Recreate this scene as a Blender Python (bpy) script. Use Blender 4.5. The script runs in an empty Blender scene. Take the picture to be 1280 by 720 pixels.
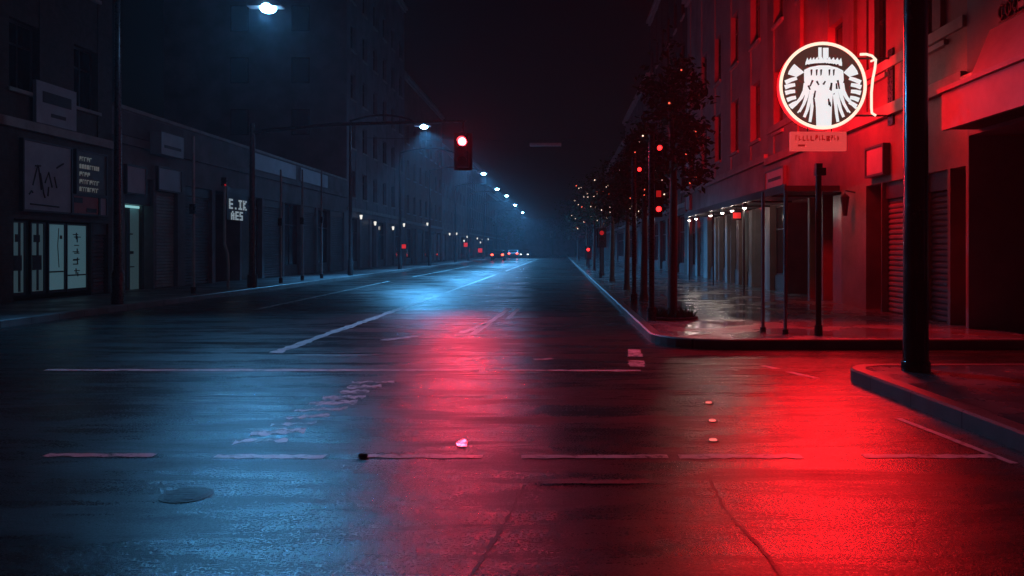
import bpy, bmesh, math, random
from mathutils import Vector, Matrix, noise as mnoise
random.seed(7)
PI = math.pi
S = bpy.context.scene
C = S.collection
ORG = {}

# ------------------------------------------------------------------ materials
def newmat(name):
    m = bpy.data.materials.new(name); m.use_nodes = True
    nt = m.node_tree
    return m, nt, nt.nodes['Principled BSDF']
def ramp(nt, src, stops):
    r = nt.nodes.new('ShaderNodeValToRGB')
    el = r.color_ramp.elements
    while len(el) < len(stops): el.new(0.5)
    for e, (p, c) in zip(el, stops):
        e.position = p; e.color = (c[0], c[1], c[2], 1) if not isinstance(c, (int, float)) else (c, c, c, 1)
    nt.links.new(src, r.inputs[0]); return r.outputs[0]
def noise(nt, scale, detail=4, rough=.55, vec=None, dist=0):
    n = nt.nodes.new('ShaderNodeTexNoise')
    n.inputs['Scale'].default_value = scale; n.inputs['Detail'].default_value = detail
    n.inputs['Roughness'].default_value = rough; n.inputs['Distortion'].default_value = dist
    if vec is None: vec = coords(nt)
    nt.links.new(vec, n.inputs['Vector']); return n.outputs['Fac']
def coords(nt, scale=(1,1,1)):
    t = nt.nodes.new('ShaderNodeTexCoord'); mp = nt.nodes.new('ShaderNodeMapping')
    mp.inputs['Scale'].default_value = scale
    nt.links.new(t.outputs['Object'], mp.inputs['Vector']); return mp.outputs['Vector']
def bump(nt, src, strength, dist, prev=None):
    b = nt.nodes.new('ShaderNodeBump'); b.inputs['Strength'].default_value = strength
    b.inputs['Distance'].default_value = dist
    nt.links.new(src, b.inputs['Height'])
    if prev is not None: nt.links.new(prev, b.inputs['Normal'])
    return b.outputs['Normal']
def mathn(nt, op, a, b):
    n = nt.nodes.new('ShaderNodeMath'); n.operation = op
    for i, v in enumerate((a, b)):
        if isinstance(v, (int, float)): n.inputs[i].default_value = v
        else: nt.links.new(v, n.inputs[i])
    return n.outputs[0]

def rough_mat(name, c, var=.35, scale=1.5, rough=.75, r2=None, metal=0, bmp=.25, fine=25):
    m, nt, p = newmat(name)
    n = noise(nt, scale, 6, .6); lo = [x*(1-var) for x in c]; hi = [min(1, x*(1+var)) for x in c]
    nt.links.new(ramp(nt, n, [(.3, lo), (.7, hi)]), p.inputs['Base Color'])
    n2 = noise(nt, fine, 4)
    nt.links.new(ramp(nt, n2, [(.3, max(.03, rough-.12)), (.7, min(1, rough+.12))]), p.inputs['Roughness'])
    nt.links.new(bump(nt, n2, bmp, .01), p.inputs['Normal'])
    p.inputs['Metallic'].default_value = metal
    return m
def brick_mat(name, c1, c2, mortar, sx=.5, rough=.7, bw=.22, bh=.075, sw='xz'):
    # courses run along world y (facades) : map (y,z)
    m, nt, p = newmat(name)
    t = nt.nodes.new('ShaderNodeTexCoord'); sp = nt.nodes.new('ShaderNodeSeparateXYZ'); cb = nt.nodes.new('ShaderNodeCombineXYZ')
    nt.links.new(t.outputs['Object'], sp.inputs[0])
    s = mathn(nt, 'ADD', sp.outputs[0], sp.outputs[1])
    nt.links.new(s, cb.inputs[0]); nt.links.new(sp.outputs[2], cb.inputs[1])
    b = nt.nodes.new('ShaderNodeTexBrick')
    nt.links.new(cb.outputs[0], b.inputs['Vector'])
    b.inputs['Scale'].default_value = 1; b.inputs['Brick Width'].default_value = bw; b.inputs['Row Height'].default_value = bh
    b.inputs['Mortar Size'].default_value = .008
    b.inputs['Color1'].default_value = (*c1, 1); b.inputs['Color2'].default_value = (*c2, 1); b.inputs['Mortar'].default_value = (*mortar, 1)
    g = ramp(nt, noise(nt, .8, 6, .65), [(.3, .55), (.7, 1.0)])
    mx = nt.nodes.new('ShaderNodeMix'); mx.data_type = 'RGBA'; mx.blend_type = 'MULTIPLY'; mx.inputs[0].default_value = 1
    nt.links.new(b.outputs['Color'], mx.inputs[6]); nt.links.new(g, mx.inputs[7])
    nt.links.new(mx.outputs[2], p.inputs['Base Color'])
    nt.links.new(ramp(nt, noise(nt, 6, 4), [(.3, rough-.15), (.7, rough+.1)]), p.inputs['Roughness'])
    f = mathn(nt, 'SUBTRACT', 1, b.outputs['Fac'])
    nt.links.new(bump(nt, f, .5, .008), p.inputs['Normal'])
    return m
def emit(name, c, s, base=None):
    m, nt, p = newmat(name)
    p.inputs['Base Color'].default_value = (*(base or c), 1)
    p.inputs['Emission Color'].default_value = (*c, 1); p.inputs['Emission Strength'].default_value = s
    return m

def asphalt():
    m, nt, p = newmat('wet_asphalt')
    agg = noise(nt, 90, 3, .6)
    patch = noise(nt, .5, 5, .6, coords(nt, (.5, 1, 1)))
    a = ramp(nt, agg, [(.3, .008), (.75, .036)])
    pc = ramp(nt, patch, [(.35, .55), (.65, 1.1)])
    mx = nt.nodes.new('ShaderNodeMix'); mx.data_type = 'RGBA'; mx.blend_type = 'MULTIPLY'; mx.inputs[0].default_value = 1
    nt.links.new(a, mx.inputs[6]); nt.links.new(pc, mx.inputs[7])
    nt.links.new(mx.outputs[2], p.inputs['Base Color'])
    streak = noise(nt, 1.0, 8, .72, coords(nt, (.45, 2.2, 1)), .5)
    blot = noise(nt, .55, 4, .6, coords(nt, (.6, 1.0, 1)), .5)
    w = mathn(nt, 'ADD', mathn(nt, 'MULTIPLY', streak, .65), mathn(nt, 'MULTIPLY', blot, .35))
    rg = ramp(nt, w, [(.37, .11), (.5, .22), (.63, .42)])
    grit = noise(nt, 55, 2, .7)
    gr2 = ramp(nt, grit, [(.35, 0.0), (.7, .14)])
    nt.links.new(mathn(nt, 'ADD', rg, gr2), p.inputs['Roughness'])
    p.inputs['IOR'].default_value = 1.45
    spec = ramp(nt, w, [(.38, 1.0), (.62, .40)])
    nt.links.new(mathn(nt, 'MULTIPLY', spec, ramp(nt, grit, [(.38, 1.0), (.62, .55)])), p.inputs['Specular IOR Level'])
    b1 = bump(nt, agg, .5, .006)
    b2 = bump(nt, noise(nt, 26, 3), .25, .006, b1)
    b3 = bump(nt, noise(nt, 1.6, 3, .5, coords(nt, (.5, 1.3, 1))), .6, .025, b2)
    nt.links.new(b3, p.inputs['Normal'])
    return m
def slabs(name, c, size=.6, rough=.4):
    m, nt, p = newmat(name)
    b = nt.nodes.new('ShaderNodeTexBrick'); nt.links.new(coords(nt), b.inputs['Vector'])
    b.inputs['Scale'].default_value = 1; b.inputs['Brick Width'].default_value = size*1.5; b.inputs['Row Height'].default_value = size
    b.inputs['Mortar Size'].default_value = .008
    b.inputs['Color1'].default_value = (*[x*.85 for x in c], 1); b.inputs['Color2'].default_value = (*[x*1.15 for x in c], 1)
    b.inputs['Mortar'].default_value = (*[x*.3 for x in c], 1)
    g = ramp(nt, noise(nt, 1.2, 6, .65), [(.3, .5), (.7, 1.1)])
    mx = nt.nodes.new('ShaderNodeMix'); mx.data_type = 'RGBA'; mx.blend_type = 'MULTIPLY'; mx.inputs[0].default_value = 1
    nt.links.new(b.outputs['Color'], mx.inputs[6]); nt.links.new(g, mx.inputs[7])
    nt.links.new(mx.outputs[2], p.inputs['Base Color'])
    nt.links.new(ramp(nt, noise(nt, .9, 5, .6), [(.35, rough-.2), (.65, rough+.2)]), p.inputs['Roughness'])
    f = mathn(nt, 'SUBTRACT', 1, b.outputs['Fac'])
    nt.links.new(bump(nt, noise(nt, 40, 3), .15, .004, bump(nt, f, .5, .006)), p.inputs['Normal'])
    return m
def paint_mat(name, c, wear=.5):
    m, nt, p = newmat(name)
    n = noise(nt, 7, 8, .75, coords(nt, (1, 1, 1)), .4)
    nt.links.new(ramp(nt, n, [(wear-.08, (.02,.02,.022)), (wear+.04, c)]), p.inputs['Base Color'])
    nt.links.new(ramp(nt, noise(nt, 12, 4), [(.3, .25), (.7, .5)]), p.inputs['Roughness'])
    nt.links.new(bump(nt, n, .5, .006), p.inputs['Normal'])
    return m

M = {}
M['asphalt'] = asphalt()
M['slab'] = slabs('wet_paving_slabs', (.17,.165,.165), .6, .22)
M['slab_left'] = slabs('wet_paving_slabs_grey', (.13,.13,.14), .6, .5)
M['kerb'] = rough_mat('granite_kerb', (.11,.105,.105), .4, 2, .42, fine=60)
nt = M['kerb'].node_tree; p = nt.nodes['Principled BSDF']
b_ = nt.nodes.new('ShaderNodeTexBrick'); tc = nt.nodes.new('ShaderNodeTexCoord'); mp_ = nt.nodes.new('ShaderNodeMapping'); mp_.inputs['Rotation'].default_value = (0,0,PI/2)
nt.links.new(tc.outputs['Object'], mp_.inputs['Vector']); nt.links.new(mp_.outputs['Vector'], b_.inputs['Vector'])
b_.inputs['Scale'].default_value = 1; b_.inputs['Brick Width'].default_value = .9; b_.inputs['Row Height'].default_value = 50; b_.inputs['Mortar Size'].default_value = .01
old = p.inputs['Base Color'].links[0].from_socket
mx = nt.nodes.new('ShaderNodeMix'); mx.data_type = 'RGBA'; nt.links.new(b_.outputs['Fac'], mx.inputs[0]); nt.links.new(old, mx.inputs[6]); mx.inputs[7].default_value = (.012,.012,.012,1)
nt.links.new(mx.outputs[2], p.inputs['Base Color'])
M['earth'] = rough_mat('dark_ground', (.03,.03,.03), .3, .2, .8)
M['paint'] = paint_mat('worn_white_road_paint', (.68,.69,.68), .44)
M['paint_worn'] = paint_mat('peeling_white_road_paint', (.78,.8,.8), .5)
M['tar'] = rough_mat('black_tar_seam', (.008,.008,.009), .3, 3, .3, fine=30)
M['patchd'] = rough_mat('dark_asphalt_repair', (.016,.016,.017), .3, 3, .46, fine=60, bmp=.5)
M['brick_dark'] = brick_mat('dark_brown_brick', (.055,.035,.03), (.075,.045,.036), (.05,.048,.045))
M['brick_red'] = brick_mat('dull_red_brick', (.20,.09,.07), (.27,.12,.09), (.16,.15,.14))
M['render_grey'] = rough_mat('stained_grey_render', (.19,.185,.20), .3, .7, .8)
M['render_pale'] = rough_mat('pale_stone_render', (.27,.25,.25), .28, .8, .75)
M['render_warm'] = rough_mat('painted_render_sign_wall', (.21,.14,.13), .5, .5, .6)  # base colour reddened to carry part of the sign's red light
M['render_teal'] = rough_mat('blue_grey_render', (.17,.24,.27), .25, .7, .7)
M['concrete'] = rough_mat('weathered_concrete', (.15,.15,.16), .35, .9, .8)
M['concrete_dark'] = rough_mat('sooty_concrete', (.10,.10,.11), .4, .9, .8)
M['trim'] = rough_mat('stone_trim', (.30,.29,.28), .25, 2, .7)
M['trim_dark'] = rough_mat('dark_painted_trim', (.05,.05,.055), .3, 2, .5)
M['frame'] = rough_mat('dark_window_frame', (.035,.035,.04), .25, 3, .4, bmp=.05)
M['frame_pale'] = rough_mat('grey_window_frame', (.22,.22,.23), .25, 3, .45, bmp=.05)
M['steel'] = rough_mat('dark_painted_steel', (.035,.037,.04), .3, 4, .3, metal=.3, bmp=.08)
M['gloss'] = rough_mat('glossy_black_paint', (.018,.02,.022), .2, 1.5, .2, fine=2, bmp=.01)
M['gloss'].node_tree.nodes['Principled BSDF'].inputs['Specular IOR Level'].default_value=.5
M['galv'] = rough_mat('dull_galvanised_steel', (.28,.29,.30), .2, 5, .42, metal=.6, bmp=.08)
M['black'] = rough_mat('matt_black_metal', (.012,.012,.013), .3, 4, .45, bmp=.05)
M['shutter'] = rough_mat('dusty_shutter_metal', (.30,.29,.27), .25, 1.2, .5, metal=.1, bmp=.08)
M['shutter_dark'] = rough_mat('dark_shutter_metal', (.10,.10,.11), .3, 1.2, .5, bmp=.08)
M['door_wood'] = rough_mat('dark_wood_door', (.09,.045,.03), .4, 3, .4, bmp=.15)
M['door_red'] = rough_mat('red_painted_door', (.28,.06,.05), .3, 2, .35, bmp=.1)
M['board'] = rough_mat('pale_sign_board', (.30,.30,.33), .15, 2, .5, bmp=.05)
M['board_pink'] = rough_mat('pinkish_sign_board', (.42,.33,.37), .15, 2, .5, bmp=.05)
M['board_dark'] = rough_mat('dark_sign_board', (.10,.105,.10), .3, 2, .5, bmp=.05)
M['board_red'] = rough_mat('red_sign_board', (.35,.09,.08), .25, 2, .5, bmp=.05)
M['board_blue'] = rough_mat('blue_grey_fascia_panel', (.34,.37,.42), .15, 1.5, .5, bmp=.05)
M['ink'] = rough_mat('dark_ink', (.03,.03,.035), .2, 4, .6, bmp=.02)
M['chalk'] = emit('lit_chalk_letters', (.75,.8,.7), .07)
M['bark'] = rough_mat('wet_bark', (.07,.05,.04), .4, 6, .6, bmp=.6, fine=18)
M['leafA'] = rough_mat('dark_leaf', (.022,.045,.016), .5, 2, .8, bmp=.05)
M['leafA'].node_tree.nodes['Principled BSDF'].inputs['Specular IOR Level'].default_value=.15
M['soil'] = rough_mat('wet_soil', (.03,.022,.016), .4, 10, .6, bmp=.8, fine=30)
M['rubber'] = rough_mat('tyre_rubber', (.015,.015,.015), .3, 5, .7)
M['carpaint'] = rough_mat('dark_car_paint', (.03,.032,.04), .1, 2, .25, bmp=.02)
M['carpaint_red'] = rough_mat('maroon_car_paint', (.09,.012,.012), .1, 2, .25, bmp=.02)
M['carpaint_grey'] = rough_mat('silver_grey_car_paint', (.25,.25,.27), .1, 2, .3, metal=.3, bmp=.02)
M['canvas'] = rough_mat('pale_awning_cloth', (.36,.32,.32), .2, 1.2, .75, bmp=.2)
M['rubbish'] = rough_mat('crumpled_white_plastic', (.62,.64,.66), .15, 4, .22, bmp=.3, fine=14)
def glass_mat(name, c, r):
    m, nt, p = newmat(name)
    p.inputs['Base Color'].default_value = (*c, 1)
    nt.links.new(ramp(nt, noise(nt, 1.5, 4), [(.3, r*.6), (.7, r*1.6)]), p.inputs['Roughness'])
    p.inputs['Specular IOR Level'].default_value = .7
    return m
M['stud'] = rough_mat('polished_steel', (.75,.74,.72), .05, 3, .22, metal=1, bmp=.02)
M['glass'] = glass_mat('dark_window_glass', (.012,.013,.016), .08)
def puddle_mat():
    m, nt, p = newmat('rain_water')
    p.inputs['Base Color'].default_value = (.006,.006,.007,1); p.inputs['Roughness'].default_value = .13
    p.inputs['IOR'].default_value = 1.33
    nt.links.new(bump(nt, noise(nt, 5, 2, .5, coords(nt, (1, 1.6, 1))), .25, .02), p.inputs['Normal'])
    return m
M['water'] = puddle_mat()
M['lamp_blue'] = emit('street_lamp_lens', (.22,.58,1.0), 95)
M['sig_red'] = emit('lit_red_signal_lens', (1.0,.03,.04), 45)
M['sig_red_dim'] = emit('small_red_signal_lens', (1.0,.02,.02), 5)
M['sig_red_faint'] = emit('faint_red_signal', (1.0,.02,.02), .35)
M['sig_off'] = rough_mat('unlit_signal_lens', (.03,.03,.02), .2, 3, .2, bmp=.02)
M['neon_white'] = emit('white_neon', (.93,.95,.97), 1.0, (.02,.02,.02))
M['neon_ring'] = emit('warm_neon_tube', (1.0,.70,.55), 1.5, (.02,.02,.02))
M['neon_dark'] = emit('dark_lit_acrylic', (.075,.030,.024), 1, (.0012,.001,.001))
M['neon_dark'].node_tree.nodes['Principled BSDF'].inputs['Specular IOR Level'].default_value=0
M['neon_mark'] = rough_mat('dark_sign_mark', (.004,.004,.004), .1, 3, .9, bmp=.02)
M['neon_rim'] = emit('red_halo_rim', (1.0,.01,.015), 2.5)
M['plate_red'] = emit('lit_red_plate', (1.0,.075,.075), .72, (.02,.01,.01))
M['plate_ink'] = emit('red_plate_lettering', (.6,.02,.02), .3)
M['lit_teal'] = emit('backlit_teal_panel', (.17,.38,.46), .19)
M['lit_teal_dim'] = emit('backlit_dim_panel', (.17,.33,.38), .10)
M['lit_strip'] = emit('doorway_light_strip', (.35,.8,.85), .7)
M['lit_text'] = emit('white_lit_letters', (.75,.92,1.0), .26)
M['lit_warm'] = emit('canopy_downlight', (1.0,.86,.75), 14)
M['lit_cyan'] = emit('lit_cyan_window', (.25,.55,.6), .28)
M['lit_red_sign'] = emit('lit_red_sign', (1.0,.03,.03), .7)
M['lantern'] = emit('lantern_glass', (.9,.85,.75), 1.3)
M['fairy'] = emit('fairy_bulb_warm', (1.0,.72,.5), 2.2)
M['fairy_red'] = emit('fairy_bulb_red', (1.0,.12,.06), 1.8)
M['road_light'] = emit('road_light_lens', (1.0,.22,.19), 1.15)  # emissive pink imitating glints on the wet road
M['tail'] = emit('tail_light', (1.0,.05,.02), 14)
M['head'] = emit('head_light', (.85,.95,1.0), 4)
M['green_pic'] = emit('dim_green_poster', (.16,.3,.2), .07)
M['yellow'] = emit('dim_yellow_panel', (.6,.42,.2), .10)

# ------------------------------------------------------------------ mesh builder
class MB:
    def __init__(s): s.v = []; s.f = []; s.smooth = False
    def add(s, vs, fs):
        o = len(s.v); s.v += [tuple(v) for v in vs]; s.f += [tuple(i+o for i in f) for f in fs]; return s
    def box(s, x0, x1, y0, y1, z0, z1):
        x0, x1 = min(x0,x1), max(x0,x1); y0, y1 = min(y0,y1), max(y0,y1)
        return s.add([(x0,y0,z0),(x1,y0,z0),(x1,y1,z0),(x0,y1,z0),(x0,y0,z1),(x1,y0,z1),(x1,y1,z1),(x0,y1,z1)],
              [(0,3,2,1),(4,5,6,7),(0,1,5,4),(1,2,6,5),(2,3,7,6),(3,0,4,7)])
    def prism(s, pts, axis, a, b):
        # pts 2d; axis 'x': pts are (y,z); 'y': (x,z); 'z': (x,y)
        def P(p, t):
            return (t,p[0],p[1]) if axis=='x' else ((p[0],t,p[1]) if axis=='y' else (p[0],p[1],t))
        n = len(pts)
        vs = [P(p,a) for p in pts]+[P(p,b) for p in pts]
        fs = [tuple(range(n)), tuple(range(2*n-1,n-1,-1))]+[(i,(i+1)%n,n+(i+1)%n,n+i) for i in range(n)]
        return s.add(vs, fs)
    def tube(s, path, r, n=10, cap=True):
        path = [Vector(p) for p in path]; rs = r if isinstance(r, (list,tuple)) else [r]*len(path)
        vs = []; fs = []; ref = None
        for i, p in enumerate(path):
            d = (path[min(i+1,len(path)-1)]-path[max(i-1,0)]).normalized()
            if ref is None:
                ref = Vector((0,0,1)) if abs(d.z) < .9 else Vector((1,0,0))
            u = (ref - d*ref.dot(d)).normalized(); w = d.cross(u); ref = u
            for k in range(n):
                a = 2*PI*k/n; vs.append(p+(u*math.cos(a)+w*math.sin(a))*rs[i])
        for i in range(len(path)-1):
            for k in range(n):
                a = i*n+k; b = i*n+(k+1)%n; fs.append((a,b,b+n,a+n))
        if cap:
            fs.append(tuple(range(n-1,-1,-1))); o = (len(path)-1)*n; fs.append(tuple(range(o,o+n)))
        s.smooth = True
        return s.add(vs, fs)
    def ball(s, c, r, n=10, m=7, sz=1.0):
        c = Vector(c); vs = [c+Vector((0,0,r*sz))]; fs = []
        for i in range(1, m):
            t = PI*i/m
            for k in range(n):
                a = 2*PI*k/n; vs.append(c+Vector((r*math.sin(t)*math.cos(a), r*math.sin(t)*math.sin(a), r*sz*math.cos(t))))
        vs.append(c-Vector((0,0,r*sz)))
        for k in range(n):
            fs.append((0,1+k,1+(k+1)%n)); l = 1+(m-2)*n; fs.append((len(vs)-1, l+(k+1)%n, l+k))
        for i in range(m-2):
            for k in range(n):
                a = 1+i*n+k; b = 1+i*n+(k+1)%n; fs.append((a,a+n,b+n,b))
        s.smooth = True
        return s.add(vs, fs)
    def build(s, name, m, parent=None, bevel=0):
        me = bpy.data.meshes.new(name)
        o0 = Vector(ORG[parent.name]) if parent is not None and parent.name in ORG else Vector((0,0,0))
        me.from_pydata([Vector(v)-o0 for v in s.v], [], s.f); me.update()
        bm = bmesh.new(); bm.from_mesh(me); bmesh.ops.recalc_face_normals(bm, faces=bm.faces); bm.to_mesh(me); bm.free()
        me.materials.append(M[m] if isinstance(m, str) else m)
        o = bpy.data.objects.new(name, me); C.objects.link(o)
        if parent is not None: o.parent = parent
        ORG[o.name] = tuple(o0)
        if s.smooth:
            for p in me.polygons: p.use_smooth = True
            try:
                md = o.modifiers.new('edge', 'EDGE_SPLIT'); md.split_angle = math.radians(40)
            except Exception: pass
        if bevel:
            md = o.modifiers.new('bevel', 'BEVEL'); md.width = bevel; md.segments = 2; md.limit_method = 'ANGLE'
        return o
def tag(o, label, cat, group=None, kind=None):
    if label: o['label'] = label
    if cat: o['category'] = cat
    if group: o['group'] = group
    if kind: o['kind'] = kind
    return o
def thing(name, label, cat, loc=(0,0,0), group=None):
    o = bpy.data.objects.new(name, None); C.objects.link(o); o.location = loc; o.empty_display_size = .3
    ORG[o.name] = tuple(loc)
    return tag(o, label, cat, group)
def struct(o): o['kind'] = 'structure'; return o
def copy_tree(o, parent=None, loc=None):
    c = o.copy(); C.objects.link(c); c.parent = parent
    if loc is not None: c.location = loc; ORG[c.name] = tuple(loc)
    else: ORG[c.name] = ORG.get(o.name, (0,0,0))
    for ch in list(o.children): copy_tree(ch, c)
    return c
def lamp(name, parent, loc, color, power, radius=.1, spot=None, blend=.6, aim=None):
    l = bpy.data.lights.new(name, 'SPOT' if spot else 'POINT')
    l.color = color; l.energy = power; l.shadow_soft_size = radius
    if spot: l.spot_size = math.radians(spot); l.spot_blend = blend
    o = bpy.data.objects.new(name, l); C.objects.link(o)
    o.parent = parent; o.location = Vector(loc)-Vector(ORG[parent.name])
    if aim is not None: o.rotation_euler = (Vector(aim)-Vector(loc)).to_track_quat('-Z','Y').to_euler()
    return o

# ------------------------------------------------------------------ measurements of the street (metres)
XL, XR = -14.0, 7.0            # facade planes
KL, KR, KN = -10.7, 1.46, 3.3  # kerb lines: left, right beyond the bay, right near corner
def yL(px): return 14000/(700-px)      # how far along the left facade
def yR(px): return 7000/(px-700)       # how far along the right facade
def zz(py, Y): return 1.5+(312-py)*Y/1000

# ------------------------------------------------------------------ ground
struct(MB().add([(-600,-200,-.05),(600,-200,-.05),(600,900,-.05),(-600,900,-.05)],[(0,1,2,3)]).build('ground','earth'))
struct(MB().add([(-10.9,-12,0),(7.0,-12,0),(7.0,215,0),(-10.9,215,0)],[(0,1,2,3)]).build('road','asphalt'))

def arc(cx, cy, r, a0, a1, n=10):
    return [(cx+r*math.cos(a0+(a1-a0)*i/n), cy+r*math.sin(a0+(a1-a0)*i/n)) for i in range(n+1)]
def kerbed(name, kname, outer, inner, far, mat, h=.15):
    # outer / inner: matching polylines along the kerb; far: the points that close the paved area
    k = MB()
    n = len(outer)
    e = .02
    vs = []
    for (ox,oy),(ix,iy) in zip(outer, inner):
        dx, dy = ix-ox, iy-oy; l = math.hypot(dx,dy) or 1
        vs += [(ox,oy,-.02),(ox,oy,h-e),(ox+dx/l*e,oy+dy/l*e,h),(ix,iy,h),(ix,iy,-.02)]
    fs = []
    for i in range(n-1):
        for j in range(4): fs.append((i*5+j, i*5+j+1, (i+1)*5+j+1, (i+1)*5+j))
    k.add(vs, fs); struct(k.build(kname, 'kerb'))
    pts = inner+far
    p = MB().prism(pts, 'z', -.02, h-.004)
    return struct(p.build(name, mat))
# left pavement
kerbed('pavement_left','kerb_left',[(KL,-12),(KL,215)],[(KL-.16,-12),(KL-.16,215)],[(XL-.4,215),(XL-.4,-12)],'slab_left')
# right pavement beyond the loading bay
r = 1.1
o = [(KR,215)]+arc(KR+r,12+r,r,PI,1.5*PI)+[(6.99,12)]
i_ = [(KR+.16,215)]+arc(KR+r,12+r,r-.16,PI,1.5*PI)+[(6.99,12.16)]
kerbed('pavement_right','kerb_right',o,i_,[(XR+.4,12.16),(XR+.4,215)],'slab')
r = .5
o = [(6.99,9.5)]+arc(KN+r,9.5-r,r,.5*PI,PI)+[(KN+.12,6),(KN+.2,-12)]
i_ = [(6.99,9.34)]+arc(KN+r,9.5-r,r-.16,.5*PI,PI)+[(KN+.28,6),(KN+.36,-12)]
kerbed('pavement_corner','kerb_corner',o,i_,[(XR+.4,-12),(XR+.4,9.34)],'slab')
# the side bay drops to the shopfront
struct(MB().box(7.0,7.5,9.3,12.2,-.03,.006).build('bay_threshold','kerb'))

# ------------------------------------------------------------------ road markings
def strip(pts, w, name, mat, z=.004, jag=.0, step=.12):
    # a ribbon following pts with slightly uneven edges
    mb = MB(); P = []
    for a, b in zip(pts[:-1], pts[1:]):
        a, b = Vector(a), Vector(b); L = (b-a).length; n = max(1, int(L/step))
        for k in range(n): P.append(a.lerp(b, k/n))
    P.append(Vector(pts[-1]))
    vs = []; fs = []
    for i, p in enumerate(P):
        d = (P[min(i+1,len(P)-1)]-P[max(i-1,0)]).normalized(); nrm = Vector((-d.y,d.x))
        for sgn in (1,-1):
            q = p+nrm*sgn*(w/2+random.uniform(-jag,jag)); vs.append((q.x,q.y,z))
    for i in range(len(P)-1): fs.append((2*i,2*i+1,2*i+3,2*i+2))
    return mb.add(vs, fs)
def mark(pts, w, name='road_marking', mat='paint', z=.004, jag=.004, step=.15):
    return struct(strip(pts, w, name, mat, z, jag, step).build(name, mat))
def marks(lst, name, mat, z=.004):
    mb = MB()
    for pts, w, jag, step in lst:
        q = strip(pts, w, name, mat, z, jag, step); mb.add(q.v, q.f)
    return struct(mb.build(name, mat))
# stop lines (two transverse lines of the crossing)
marks([([(-6.4,9.95),(-1.0,9.93)],.14,.02,.1),([(-.9,9.93),(1.0,9.9)],.13,.02,.1)],'crossing_line_far','paint')
marks([([(-3.75,5.83),(-2.95,5.83)],.09,.014,.06),([(-2.5,5.80),(-1.7,5.78)],.10,.016,.05),([(-1.42,5.80),(-.56,5.79)],.09,.014,.06),
       ([(-.28,5.79),(.78,5.79)],.09,.012,.06),([(.86,5.79),(1.75,5.80)],.10,.02,.06),([(2.2,5.80),(3.15,5.80)],.10,.014,.06)],'crossing_line_near','paint')
# lane lines
marks([([(-4.15,11.6),(-3.98,26)],.19,.035,.15),([(-3.98,28),(-3.85,48)],.13,.02,.4),([(-3.8,56),(-3.5,120)],.13,.01,1)],'lane_line','paint')
marks([([(-7.6,20.0),(-8.1,38)],.12,.02,.3),([(-8.1,44),(-8.2,75)],.12,.02,.6)],'parking_lane_line','paint_worn')
L = []
for k in range(10):
    Y = 6.25+k*.31; x = -2.34+.025*k; hw = random.uniform(.12,.24)
    L.append(([(x-hw,Y-.03),(x+hw,Y+.06)],random.uniform(.10,.19),.055,.035))
marks(L,'broken_centre_line','paint_worn')
marks([([(-1.86,14.1),(-.92,14.1)],.16,.02,.1),([(-1.55,14.2),(-1.28,20.5)],.13,.02,.2),([(-1.13,17.2),(-1.05,20.6)],.1,.02,.2),([(-1.8,14.3),(-1.5,16.2)],.14,.05,.1),
       ([(-1.25,16.0),(-1.0,16.4)],.12,.03,.1),([(-2.9,13.2),(-2.5,13.9)],.2,.04,.1),([(-1.4,10.9),(-1.0,11.0)],.12,.03,.1),([(-.35,10.9),(-.1,11.0)],.12,.03,.1)],'hatched_arrow_marking','paint')
marks([([(.98,10.2),(1.02,10.8)],.2,.02,.1),([(1.05,11.2),(1.12,12.0)],.2,.02,.1)],'worn_block_marking','paint_worn')
marks([([(2.62,10.35),(2.98,9.3)],.09,.01,.1),([(3.0,7.1),(3.18,5.6)],.06,.006,.1),([(3.18,5.4),(3.25,2)],.06,.006,.1)],'gutter_line','paint')
marks([([(.98,5.3),(.95,4.6),(1.02,3.9),(1.0,3.2)],.018,.007,.07),([(-3.6,8.2),(-2.1,8.1),(-.6,8.15)],.03,.012,.08),([(-.22,5.1),(-.3,4.4),(-.42,3.6)],.016,.007,.07),
       ([(-5.5,13.2),(-2.6,12.9)],.04,.012,.15),([(1.2,8.4),(2.4,8.3)],.03,.012,.08)],'tar_seam','patchd',.003)
def blob(cx, cy, rx, ry, seed, n=28, amp=.35):
    random.seed(seed); ph = [random.uniform(0,6.28) for _ in range(5)]
    pts = []
    for k in range(n):
        a = 2*PI*k/n; q = 1+amp*(.5*math.sin(2*a+ph[0])+.35*math.sin(3*a+ph[1])+.25*math.sin(5*a+ph[2])+.15*math.sin(9*a+ph[3]))
        pts.append((cx+rx*q*math.cos(a), cy+ry*q*math.sin(a)))
    return pts
mb = MB()
for (cx,cy,rx,ry,sd) in [(.22,5.15,.36,.05,3),(-3.2,11.3,.6,.14,8),(2.7,9.9,.5,.12,9)]:
    pts = blob(cx,cy,rx,ry,sd); mb.add([(x,y,.0062) for x,y in pts],[tuple(range(len(pts)))])
struct(mb.build('asphalt_repair','patchd'))
PUD = [(-.755,6.17,.042,.12,11)]
mb = MB()
for (cx,cy,rx,ry,sd) in PUD:
    pts = blob(cx,cy,rx,ry,sd,28,.22); mb.add([(x,y,.0085) for x,y in pts],[tuple(range(len(pts)))])
struct(mb.build('puddle','water'))
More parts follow.
